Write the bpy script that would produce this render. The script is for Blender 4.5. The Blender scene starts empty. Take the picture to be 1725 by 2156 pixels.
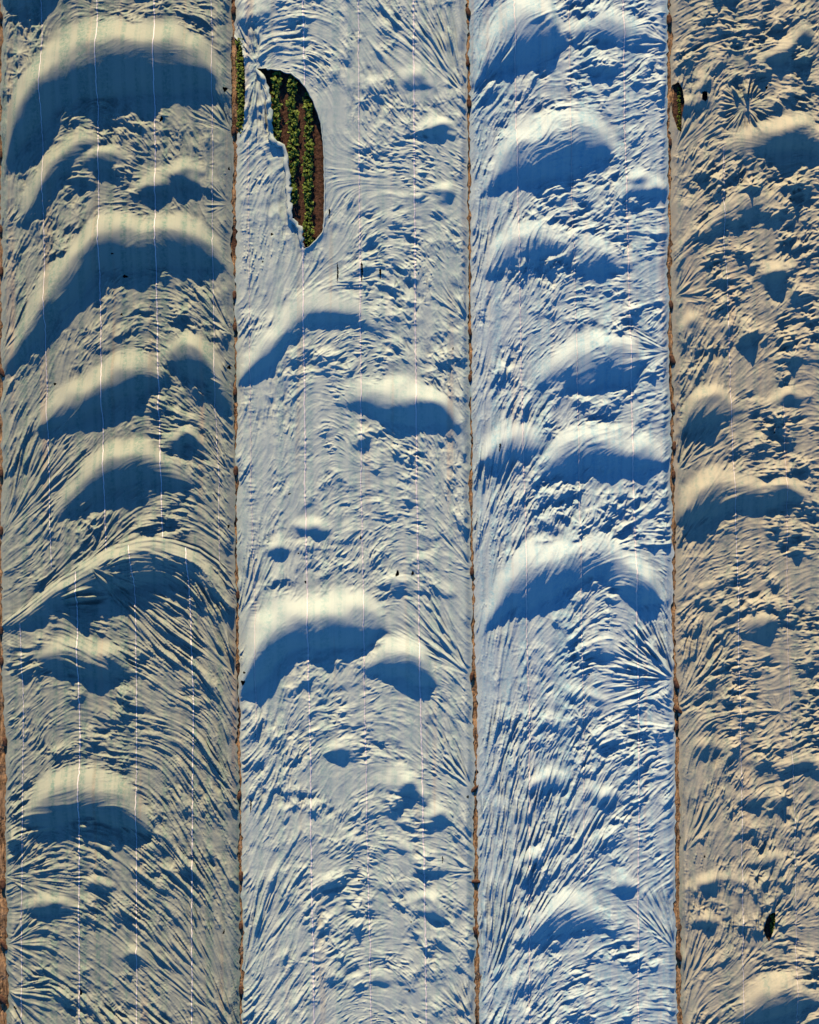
import bpy, bmesh, math, random
import numpy as np
from mathutils import Vector

# ------------------------------------------------------------------ camera, light
# Plan units ("p"): 40 p = 1 m, x to the right, y down the page; the field is 43 m x 54 m.
PM = 40.0
CX, CY = 862.5, 1078.0
SUN_EL = math.radians(18.5)
SUN_AZ = math.radians(-7.0)          # a little west of the top of the picture
TANE = math.tan(SUN_EL)
sc = bpy.context.scene
COL = sc.collection

cam_d = bpy.data.cameras.new("camera")
cam = bpy.data.objects.new("camera", cam_d)
COL.objects.link(cam)
CAM_H = 130.0
cam.location = (0, 0, CAM_H)
cam.rotation_euler = (0, 0, 0)
cam_d.sensor_fit = 'VERTICAL'
cam_d.angle = 2 * math.atan((2156 / 2 / PM) / CAM_H)
cam_d.clip_start = 1.0
cam_d.clip_end = 3000.0
sc.camera = cam

world = bpy.data.worlds.new("World")
sc.world = world
world.use_nodes = True
wn = world.node_tree
for n in list(wn.nodes):
    wn.nodes.remove(n)
wo = wn.nodes.new("ShaderNodeOutputWorld")
bg = wn.nodes.new("ShaderNodeBackground")
sky = wn.nodes.new("ShaderNodeTexSky")
sky.sky_type = 'NISHITA'
sky.sun_disc = False
sky.sun_elevation = SUN_EL
sky.sun_rotation = SUN_AZ
sky.air_density = 1.0
sky.dust_density = 0.0
sky.ozone_density = 10.0
bg.inputs[1].default_value = 0.088
wn.links.new(sky.outputs[0], bg.inputs[0])
wn.links.new(bg.outputs[0], wo.inputs[0])

sun_d = bpy.data.lights.new("sun", 'SUN')
sun_d.energy = 5.0
sun_d.angle = math.radians(0.5)
sun_d.color = (1.0, 0.63, 0.375)
sun = bpy.data.objects.new("sun", sun_d)
COL.objects.link(sun)
svec = Vector((math.sin(SUN_AZ) * math.cos(SUN_EL), math.cos(SUN_AZ) * math.cos(SUN_EL), math.sin(SUN_EL)))
sun.rotation_euler = svec.to_track_quat('Z', 'Y').to_euler()
sun.location = svec * 80

vs = sc.view_settings
vs.view_transform = 'Standard'
vs.look = 'None'
vs.exposure = 0.46
sc.cycles.diffuse_bounces = 0
vs.gamma = 1.0

# ------------------------------------------------------------------ helpers
def PR(*a): pass


rng = np.random.default_rng(11)
random.seed(5)


def tag(o, label=None, cat=None, group=None, kind=None):
    if label: o["label"] = label
    if cat: o["category"] = cat
    if group: o["group"] = group
    if kind: o["kind"] = kind
    return o


def nodes(m):
    m.use_nodes = True
    nt = m.node_tree
    return nt, nt.nodes["Principled BSDF"]


def mesh_obj(name, co, faces, mat, parent=None, smooth=True):
    """co (n,3) float, faces (m,4) int quads"""
    me = bpy.data.meshes.new(name)
    n, m = len(co), len(faces)
    me.vertices.add(n)
    me.vertices.foreach_set("co", np.ascontiguousarray(co, dtype=np.float32).ravel())
    me.loops.add(m * 4)
    me.loops.foreach_set("vertex_index", np.ascontiguousarray(faces, dtype=np.int32).ravel())
    me.polygons.add(m)
    me.polygons.foreach_set("loop_start", np.arange(0, m * 4, 4, dtype=np.int32))
    me.polygons.foreach_set("loop_total", np.full(m, 4, dtype=np.int32))
    if smooth:
        me.polygons.foreach_set("use_smooth", np.ones(m, dtype=bool))
    me.update(calc_edges=True)
    me.validate()
    me.materials.append(mat)
    o = bpy.data.objects.new(name, me)
    COL.objects.link(o)
    if parent: o.parent = parent
    return o


def grid_faces(nr, nc):
    r = np.arange(nr - 1)[:, None] * nc
    c = np.arange(nc - 1)[None, :]
    a = r + c
    return np.stack([a + nc, a + nc + 1, a + 1, a], axis=-1).reshape(-1, 4)


def wx(x): return (x - CX) / PM
def wy(y): return -(y - CY) / PM


# ------------------------------------------------------------------ materials
def fleece_mat(name, tint, thru, stain, rowphase):
    m = bpy.data.materials.new(name)
    nt, b = nodes(m)
    L = nt.links.new
    tc = nt.nodes.new("ShaderNodeTexCoord")
    # crop rows showing faintly through the thin cloth: bands 0.75 m apart, broken into leafy blotches
    sx = nt.nodes.new("ShaderNodeSeparateXYZ"); L(tc.outputs['Object'], sx.inputs[0])
    mp = nt.nodes.new("ShaderNodeMapping"); mp.inputs['Scale'].default_value = (2.6, 0.06, 0)
    n1 = nt.nodes.new("ShaderNodeTexNoise"); n1.inputs['Scale'].default_value = 1.0; n1.inputs['Detail'].default_value = 3
    L(tc.outputs['Object'], mp.inputs[0]); L(mp.outputs[0], n1.inputs[0])
    k1 = nt.nodes.new("ShaderNodeMath"); k1.operation = 'MULTIPLY'; k1.inputs[1].default_value = 2 * math.pi / 0.75
    L(sx.outputs[0], k1.inputs[0])
    k2 = nt.nodes.new("ShaderNodeMath"); k2.operation = 'COSINE'; L(k1.outputs[0], k2.inputs[0])
    k3 = nt.nodes.new("ShaderNodeMath"); k3.operation = 'MULTIPLY_ADD'; k3.inputs[1].default_value = 0.055; k3.inputs[2].default_value = 0.0
    L(k2.outputs[0], k3.inputs[0])
    k4 = nt.nodes.new("ShaderNodeMath"); k4.operation = 'ADD'; L(k3.outputs[0], k4.inputs[0]); L(n1.outputs[0], k4.inputs[1])
    r1 = nt.nodes.new("ShaderNodeValToRGB")
    r1.color_ramp.elements[0].position = 0.42; r1.color_ramp.elements[1].position = 0.62
    L(k4.outputs[0], r1.inputs[0])
    n2 = nt.nodes.new("ShaderNodeTexNoise"); n2.inputs['Scale'].default_value = 5.5; n2.inputs['Detail'].default_value = 5; n2.inputs['Roughness'].default_value = 0.7
    L(tc.outputs['Object'], n2.inputs[0])
    r2 = nt.nodes.new("ShaderNodeValToRGB")
    r2.color_ramp.elements[0].position = 0.36; r2.color_ramp.elements[1].position = 0.62
    L(n2.outputs[0], r2.inputs[0])
    mul = nt.nodes.new("ShaderNodeMath"); mul.operation = 'MULTIPLY'
    L(r1.outputs[0], mul.inputs[0]); L(r2.outputs[0], mul.inputs[1])
    mx = nt.nodes.new("ShaderNodeMixRGB")
    mx.inputs[1].default_value = (*tint, 1); mx.inputs[2].default_value = (*thru, 1)
    L(mul.outputs[0], mx.inputs[0])
    # earth stains washed down the cloth
    mp3 = nt.nodes.new("ShaderNodeMapping"); mp3.inputs['Scale'].default_value = (1.6, 0.05, 0); mp3.inputs['Location'].default_value = (rowphase, 3, 0)
    n3 = nt.nodes.new("ShaderNodeTexNoise"); n3.inputs['Scale'].default_value = 1.0; n3.inputs['Detail'].default_value = 5
    L(tc.outputs['Object'], mp3.inputs[0]); L(mp3.outputs[0], n3.inputs[0])
    r3 = nt.nodes.new("ShaderNodeValToRGB")
    r3.color_ramp.elements[0].position = 0.60; r3.color_ramp.elements[1].position = 0.74
    r3.color_ramp.elements[1].color = (0.45, 0.45, 0.45, 1)
    L(n3.outputs[0], r3.inputs[0])
    mx2 = nt.nodes.new("ShaderNodeMixRGB")
    mx2.inputs[2].default_value = (*stain, 1)
    L(r3.outputs[0], mx2.inputs[0]); L(mx.outputs[0], mx2.inputs[1])
    L(mx2.outputs[0], b.inputs['Base Color'])
    b.inputs['Roughness'].default_value = 0.85
    b.inputs['Specular IOR Level'].default_value = 0.15
    n4 = nt.nodes.new("ShaderNodeTexNoise"); n4.inputs['Scale'].default_value = 16.0; n4.inputs['Detail'].default_value = 3
    L(tc.outputs['Object'], n4.inputs[0])
    bp = nt.nodes.new("ShaderNodeBump"); bp.inputs['Strength'].default_value = 0.35; bp.inputs['Distance'].default_value = 0.008
    L(n4.outputs[0], bp.inputs['Height']); L(bp.outputs[0], b.inputs['Normal'])
    return m


def noisy_mat(name, c1, c2, scale, bump=0.5, dist=0.03, rough=0.95, stretch=(1, 1, 1)):
    m = bpy.data.materials.new(name)
    nt, b = nodes(m)
    L = nt.links.new
    tc = nt.nodes.new("ShaderNodeTexCoord")
    mp = nt.nodes.new("ShaderNodeMapping"); mp.inputs['Scale'].default_value = stretch
    n = nt.nodes.new("ShaderNodeTexNoise"); n.inputs['Scale'].default_value = scale; n.inputs['Detail'].default_value = 8
    n.inputs['Roughness'].default_value = 0.65
    L(tc.outputs['Object'], mp.inputs[0]); L(mp.outputs[0], n.inputs[0])
    r = nt.nodes.new("ShaderNodeValToRGB")
    r.color_ramp.elements[0].position = 0.35; r.color_ramp.elements[0].color = (*c1, 1)
    r.color_ramp.elements[1].position = 0.68; r.color_ramp.elements[1].color = (*c2, 1)
    L(n.outputs[0], r.inputs[0]); L(r.outputs[0], b.inputs['Base Color'])
    b.inputs['Roughness'].default_value = rough
    b.inputs['Specular IOR Level'].default_value = 0.2
    bp = nt.nodes.new("ShaderNodeBump"); bp.inputs['Strength'].default_value = bump; bp.inputs['Distance'].default_value = dist
    L(n.outputs[0], bp.inputs['Height']); L(bp.outputs[0], b.inputs['Normal'])
    return m


M_SHEET = [
    fleece_mat("fleece_worn", (0.37, 0.48, 0.39), (0.18, 0.34, 0.28), (0.46, 0.38, 0.27), 1.0),
    fleece_mat("fleece_pale", (0.54, 0.74, 0.67), (0.37, 0.62, 0.57), (0.54, 0.47, 0.36), 5.0),
    fleece_mat("fleece_blue", (0.55, 0.78, 0.77), (0.32, 0.63, 0.71), (0.55, 0.52, 0.45), 9.0),
    fleece_mat("fleece_cream", (0.46, 0.53, 0.41), (0.27, 0.40, 0.33), (0.48, 0.41, 0.30), 13.0),
]
M_SEAM = noisy_mat("seam_tape", (0.80, 0.92, 0.90), (0.86, 0.96, 0.94), 6.0, 0.1, 0.003, 0.7)
M_SOIL = noisy_mat("dark_soil", (0.035, 0.023, 0.016), (0.17, 0.11, 0.07), 7.0, 0.9, 0.06)
M_SAND = noisy_mat("sandy_soil", (0.03, 0.02, 0.014), (0.68, 0.51, 0.26), 3.0, 1.0, 0.07, 0.95, (2.4, 0.5, 1))
M_BAG = noisy_mat("sacking", (0.05, 0.032, 0.022), (0.20, 0.13, 0.08), 9.0, 0.5, 0.02)
M_TIE = noisy_mat("cord", (0.25, 0.18, 0.10), (0.4, 0.3, 0.18), 20.0, 0.3, 0.005)
M_LEAF = noisy_mat("leaf", (0.065, 0.16, 0.02), (0.27, 0.40, 0.055), 3.0, 0.2, 0.01, 0.5)
M_STEM = noisy_mat("stem", (0.05, 0.09, 0.02), (0.10, 0.15, 0.04), 8.0, 0.2, 0.01, 0.7)

# ------------------------------------------------------------------ height field of the cloth
ST = 1.15                                    # plan units per cell
GX0, GY0, GX1, GY1 = -12.0, -120.0, 1924.0, 2280.0
NX = int((GX1 - GX0) / ST) + 1
NY = int((GY1 - GY0) / ST) + 1
XS = GX0 + np.arange(NX) * ST
YS = GY0 + np.arange(NY) * ST
GXX, GYY = np.meshgrid(XS, YS)
GXX = GXX.astype(np.float32); GYY = GYY.astype(np.float32)
FY = np.fft.fftfreq(NY)[:, None]
FX = np.fft.rfftfreq(NX)[None, :]


def blur(a, sx, sy=None):
    sy = sx if sy is None else sy
    g = np.exp(-2 * (math.pi ** 2) * ((FX * sx / ST) ** 2 + (FY * sy / ST) ** 2))
    return np.fft.irfft2(np.fft.rfft2(a) * g, s=a.shape).astype(np.float32)


def gnoise(sx, sy=None):
    a = blur(rng.standard_normal((NY, NX)), sx, sy)
    return a / a.std()


def sstep(t):
    t = np.clip(t, 0, 1)
    return t * t * (3 - 2 * t)


def bil(a, x, y):
    fx = np.clip((x - GX0) / ST, 0, NX - 1.001); fy = np.clip((y - GY0) / ST, 0, NY - 1.001)
    ix = fx.astype(np.int32); iy = fy.astype(np.int32)
    tx = (fx - ix).astype(np.float32); ty = (fy - iy).astype(np.float32)
    return (a[iy, ix] * (1 - tx) * (1 - ty) + a[iy, ix + 1] * tx * (1 - ty)
            + a[iy + 1, ix] * (1 - tx) * ty + a[iy + 1, ix + 1] * tx * ty)


# edges of the sheets (x as a function of y), left and right
def poly(y, pts):
    p = np.array(pts, float)
    return np.interp(y, p[:, 0], p[:, 1])


EDGE = [   # (left, right)
    ([(-120, 2), (0, 4), (1078, 6), (1300, 6), (1450, 7), (1560, 14), (1700, 13), (1830, 11), (2000, 16), (2280, 14)],
     [(-120, 486), (0, 488), (540, 491), (1078, 495), (1617, 500), (2156, 505), (2280, 506)]),
    ([(-120, 495), (0, 496), (540, 498), (1078, 500), (1617, 508), (2156, 513), (2280, 514)],
     [(-120, 980), (0, 982), (540, 985), (1078, 990), (1617, 996), (2156, 1000), (2280, 1001)]),
    ([(-120, 989), (0, 990), (540, 992), (1078, 997), (1617, 1006), (2156, 1011), (2280, 1012)],
     [(-120, 1402), (0, 1404), (540, 1407), (1078, 1412), (1617, 1419), (2156, 1424), (2280, 1425)]),
    ([(-120, 1412), (0, 1413), (540, 1415), (1078, 1421), (1617, 1430), (2156, 1436), (2280, 1438)],
     [(-120, 1900), (2280, 1918)]),
]
ejit = [np.interp(YS, YS[::6], s) for s in (rng.standard_normal((8, len(YS[::6]))) * 1.3)]
ejit = [e + np.interp(YS, YS[::34], s) for e, s in zip(ejit, rng.standard_normal((8, len(YS[::34]))) * 1.9)]


def edge(i, side, y):
    return poly(y, EDGE[i][side]) + (0.8 if side else -0.8) + np.interp(y, YS, ejit[i * 2 + side])


ELR = [(edge(i, 0, YS), edge(i, 1, YS)) for i in range(4)]
mids = [None] * 3
SID = np.zeros((NY, NX), np.int32)
for i in range(3):
    mid = (ELR[i][1] + ELR[i + 1][0]) / 2
    SID += (GXX > mid[:, None])
U = np.zeros((NY, NX), np.float32)
DE = np.zeros((NY, NX), np.float32)
for i in range(4):
    l, r = ELR[i]
    k = SID == i
    u = (GXX - l[:, None]) / (r - l)[:, None]
    U[k] = u[k]
    kk_ = np.exp(-0.5 * (np.arange(-24, 25) / 10.0) ** 2); kk_ /= kk_.sum()
    ls_ = np.convolve(np.pad(l, 24, mode='edge'), kk_, 'valid'); rs_ = np.convolve(np.pad(r, 24, mode='edge'), kk_, 'valid')
    d = np.minimum(GXX - ls_[:, None], rs_[:, None] - GXX)
    DE[k] = d[k]
U = np.clip(U, 0, 1)
UT = [0, .2, .5, .8, 1]


def table(tabs):
    """per-sheet tables y -> 5 values over u"""
    out = np.zeros((NY, NX), np.float32)
    for i, t in enumerate(tabs):
        ys = [a[0] for a in t]
        cols = np.stack([np.interp(YS, ys, [a[1][j] for a in t]) for j in range(5)], 1)
        k = SID == i
        pos = U * 0
        f = np.interp(U, UT, np.arange(5)).astype(np.float32)
        i0 = np.clip(f.astype(np.int32), 0, 3); tt = f - i0
        rows = np.arange(NY)[:, None]
        v = cols[rows, i0] * (1 - tt) + cols[rows, i0 + 1] * tt
        out[k] = v[k]
    return out


ANG = table([
    [(0, (70, 50, 10, -30, -60)), (600, (75, 55, 20, -35, -60)), (1050, (65, 55, 40, -20, -50)), (1180, (45, 40, 25, -30, -60)),
     (1300, (0, -20, -30, -45, -65)), (1500, (40, 15, -20, -48, -62)), (1700, (60, 20, -35, -58, -70)), (1860, (10, 5, -35, -55, -70)),
     (2156, (-35, -38, -45, -55, -65))],
    [(0, (80, 50, -55, -60, -72)), (250, (80, -60, -70, -30, -40)), (420, (85, 80, 60, 0, -50)), (600, (75, 60, 35, -40, -55)),
     (800, (75, 60, 0, -50, -60)), (1150, (82, 75, 40, -40, -65)), (1400, (60, 60, 20, -40, -50)), (1700, (65, 60, 20, -40, -55)),
     (2156, (62, 55, 30, -30, -55))],
    [(0, (72, 60, 40, 10, -20)), (300, (78, 60, 35, 20, 0)), (700, (84, 70, 40, 25, 25)), (1000, (84, 74, 40, 20, 20)),
     (1300, (80, 66, 30, -40, -60)), (1600, (78, 64, 40, 25, 20)), (1900, (74, 62, 42, 20, -30)), (2156, (72, 58, 35, 10, -40))],
    [(0, (40, 30, 0, 10, -20)), (400, (70, 45, 20, -30, -45)), (800, (65, 35, 15, -15, -30)), (1100, (60, 40, 0, -20, -30)),
     (1500, (68, 50, 20, 0, -20)), (2156, (72, 40, 30, 10, 0))],
])
STREAK = table([
    [(0, (.5, .2, 0, .15, .5)), (600, (.7, .5, 0, .3, .6)), (1050, (1, 1, .5, .4, .6)), (1180, (.8, .6, .5, .5, .8)),
     (1300, (.3, .5, .8, 1, 1)), (1500, (.4, .2, .5, 1, 1)), (1800, (.9, .5, .8, 1, 1)), (2156, (.9, .8, .9, 1, 1))],
    [(0, (.5, .3, .6, .8, .8)), (250, (.6, .8, .5, .2, .4)), (500, (.5, .8, .4, .1, .3)), (800, (.5, .3, .1, .1, .3)),
     (1150, (.9, .3, .1, .2, .6)), (1400, (.7, .3, .1, .4, .7)), (1700, (.9, .5, .1, .3, .6)), (2156, (1, .7, .3, .15, .4))],
    [(0, (.9, .6, .3, .2, .3)), (300, (.8, .4, .2, .2, .3)), (700, (1, .6, .3, .2, .4)), (1000, (1, .7, .3, .2, .3)),
     (1300, (1, .8, .4, .5, .6)), (1600, (1, 1, .5, .3, .4)), (1900, (1, .9, .5, .3, .6)), (2156, (1, .8, .4, .3, .6))],
    [(0, (.4, .3, .2, .2, .3)), (900, (.6, .4, .3, .2, .3)), (2156, (.8, .4, .3, .3, .3))],
])
ANG = blur(ANG, 8) + gnoise(45) * 9 + (gnoise(11) * 13 + gnoise(55) * 20) * (1 - STREAK)
# fans: x, y, radius, direction (deg, counter-clockwise from right), half spread, strength
FANS = [
    (488, 276, 120, 135, 50, 1.0), (487, 432, 70, 165, 60, .8), (489, 705, 120, 128, 40, 1.0), (490, 822, 80, 150, 55, .9),
    (489, 1000, 130, 132, 40, 1.0), (500, 1425, 290, 126, 30, 1.0), (504, 1680, 200, 124, 28, .8), (507, 2190, 420, 122, 30, .8),
    (6, 745, 150, 62, 28, .9), (6, 1128, 290, 58, 30, 1.0), (11, 1845, 160, 15, 60, 1.2), (18, 1987, 110, 15, 60, 1.0),
    (14, 2085, 130, -20, 60, 1.0), (8, 38, 50, 40, 60, 1.0), (6, 480, 70, 45, 40, .6), (190, 1190, 340, -36, 26, 1.5), (188, 1180, 150, 42, 36, 1.0), (8, 1318, 250, 37, 13, 1.1),
    (984, 207, 260, 122, 27, 1.1), (992, 1424, 220, 135, 30, 1.1), (996, 1664, 190, 128, 30, .9), (997, 1833, 70, 170, 60, .9),
    (990, 680, 120, 125, 40, .7), (992, 1200, 150, 118, 25, .7), (998, 2150, 120, 125, 40, .8), (510, 2060, 260, 66, 22, .9),
    (502, 1310, 200, 72, 25, .7), (640, 525, 160, 62, 22, .7),
    (992, 212, 200, 65, 28, 1.2), (1405, 93, 70, 170, 60, .9), (1408, 742, 130, 180, 55, 1.0), (1420, 1432, 165, 158, 78, 2.1),
    (1010, 2120, 720, 70, 24, 1.1), (1002, 1180, 420, 78, 16, .8), (1000, 640, 260, 76, 18, .7), (1421, 2000, 170, 120, 35, 1.0), (1410, 1300, 100, 120, 40, .6),
    (1568, 225, 72, 0, 180, 2.0), (543, 140, 110, 112, 35, 1.3), (543, 146, 190, -86, 22, 1.5), (1662, 18, 60, 90, 85, 1.4), (1419, 627, 90, 30, 65, .9), (1424, 995, 150, 58, 40, 1.3),
    (1432, 1478, 210, 64, 30, 1.0), (1436, 2090, 180, 70, 30, .8), (1430, 1150, 120, 62, 35, .8), (1434, 1800, 180, 66, 30, .8),
    (1418, 330, 140, 60, 40, .7), (1640, 1500, 50, 0, 180, .5),
]
FAN = np.zeros((NY, NX), np.float32)
FW = np.zeros((NY, NX), np.float32)
CX2 = np.cos(2 * np.radians(ANG)); SY2 = np.sin(2 * np.radians(ANG))
for (fx, fy, R, dr, sp, st) in FANS:
    x0 = max(0, int((fx - R - GX0) / ST)); x1 = min(NX, int((fx + R - GX0) / ST) + 1)
    y0 = max(0, int((fy - R - GY0) / ST)); y1 = min(NY, int((fy + R - GY0) / ST) + 1)
    gx = GXX[y0:y1, x0:x1] - fx; gy = -(GYY[y0:y1, x0:x1] - fy)
    r = np.hypot(gx, gy) + 1e-3
    th = np.arctan2(gy, gx)
    dth = np.abs((np.degrees(th) - dr + 180) % 360 - 180)
    sid = SID[min(NY - 1, max(0, int((fy - GY0) / ST))), np.clip(int((fx + 8 * math.cos(math.radians(dr)) - GX0) / ST), 0, NX - 1)]
    win = sstep((1 - r / R) * 2.0) * (1 if sp >= 170 else sstep((sp - dth) / (sp * 0.5))) * sstep(r / 5) * (SID[y0:y1, x0:x1] == sid)
    tt = th + (2.5 * np.sin(r / 41.0 + fx) + 0.8 * np.sin(r / 17.0 + fy)) / (r + 40.0)
    n = np.zeros_like(r)
    lam0 = 15.0
    nmax = 0
    for k in (17, 29, 47, 76, 120, 190, 300, 470, 740):
        lam = 2 * math.pi * r / k                     # local width of this family of creases
        w = np.exp(-((np.log(np.maximum(lam, .1) / 7.0)) / 0.60) ** 2)
        nr = max(3, int(R / 45) + 2)
        tab = rng.standard_normal((2 * k, nr)) * rng.uniform(.45, 1.35, (2 * k, 1))
        a_ = (tt / (2 * math.pi) % 1.0) * 2 * k
        ia = a_.astype(int); fa = a_ - ia; fa = fa * fa * (3 - 2 * fa)
        b_ = np.clip(r / R, 0, .999) * (nr - 1)
        ib = b_.astype(int); fb = b_ - ib; fb = fb * fb * (3 - 2 * fb)
        ia %= 2 * k; ja = (ia + 1) % (2 * k); jb = np.minimum(ib + 1, nr - 1)
        val = (tab[ia, ib] * (1 - fa) + tab[ja, ib] * fa) * (1 - fb) + (tab[ia, jb] * (1 - fa) + tab[ja, jb] * fa) * fb
        n += w * lam * (np.clip(val + 0.15, 0, 2.6) ** 1.15 - 0.42) * 0.80
    amp = 0.275 * st
    FAN[y0:y1, x0:x1] += n * win * amp / PM * (0.85 + 1.1 * np.abs(np.sin(th)) ** 3)
    FW[y0:y1, x0:x1] = np.maximum(FW[y0:y1, x0:x1], win)
    wgt = win * min(1, st)
    CX2[y0:y1, x0:x1] = CX2[y0:y1, x0:x1] * (1 - wgt) + np.cos(2 * th) * wgt
    SY2[y0:y1, x0:x1] = SY2[y0:y1, x0:x1] * (1 - wgt) + np.sin(2 * th) * wgt
STREAK = np.clip(blur(STREAK, 10), 0, 1)
ANGR = np.arctan2(SY2, CX2) / 2
DX = np.cos(ANGR).astype(np.float32); DY = (-np.sin(ANGR)).astype(np.float32)


def lic(src, half, step):
    """smear a noise along the tension lines of the cloth (both ways)"""
    acc = src.copy(); wsum = 1.0
    for s in (1, -1):
        fx = np.broadcast_to(np.arange(NX, dtype=np.float32)[None, :], (NY, NX)).copy()
        fy = np.broadcast_to(np.arange(NY, dtype=np.float32)[:, None], (NY, NX)).copy()
        px = np.full((NY, NX), s, np.float32); py = np.zeros((NY, NX), np.float32)
        px[:] = DX * s; py[:] = DY * s
        for k in range(1, half + 1):
            ix = np.clip(fx + .5, 0, NX - 1).astype(np.int32); iy = np.clip(fy + .5, 0, NY - 1).astype(np.int32)
            vx = DX[iy, ix]; vy = DY[iy, ix]
            sg = np.where(vx * px + vy * py < 0, -1, 1)
            px = vx * sg; py = vy * sg
            fx += px * step; fy += py * step
            ix = np.clip(fx + .5, 0, NX - 1).astype(np.int32); iy = np.clip(fy + .5, 0, NY - 1).astype(np.int32)
            w = math.exp(-0.5 * (k / half * 2) ** 2)
            acc += w * src[iy, ix]
            if s == 1: wsum += 2 * w
    acc = acc - acc.mean()
    return acc / acc.std()


LONG = lic(gnoise(1.35), 24, 2.0)          # long fine creases
LONG2 = lic(gnoise(3.0), 20, 2.6)         # long broader folds
SHORT = lic(gnoise(1.4), 6, 1.5)          # short tufts
MEDN = lic(gnoise(4.4), 5, 2.2)           # hand-sized puckers
BIG = lic(gnoise(11.5), 4, 3.5)           # low swells


def ridged(n): return (np.sqrt(n * n + 0.06) * -1.0 + 0.82)
def pleat(n): return np.clip(n, 0, 3) ** 1.3 - 0.35


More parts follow.
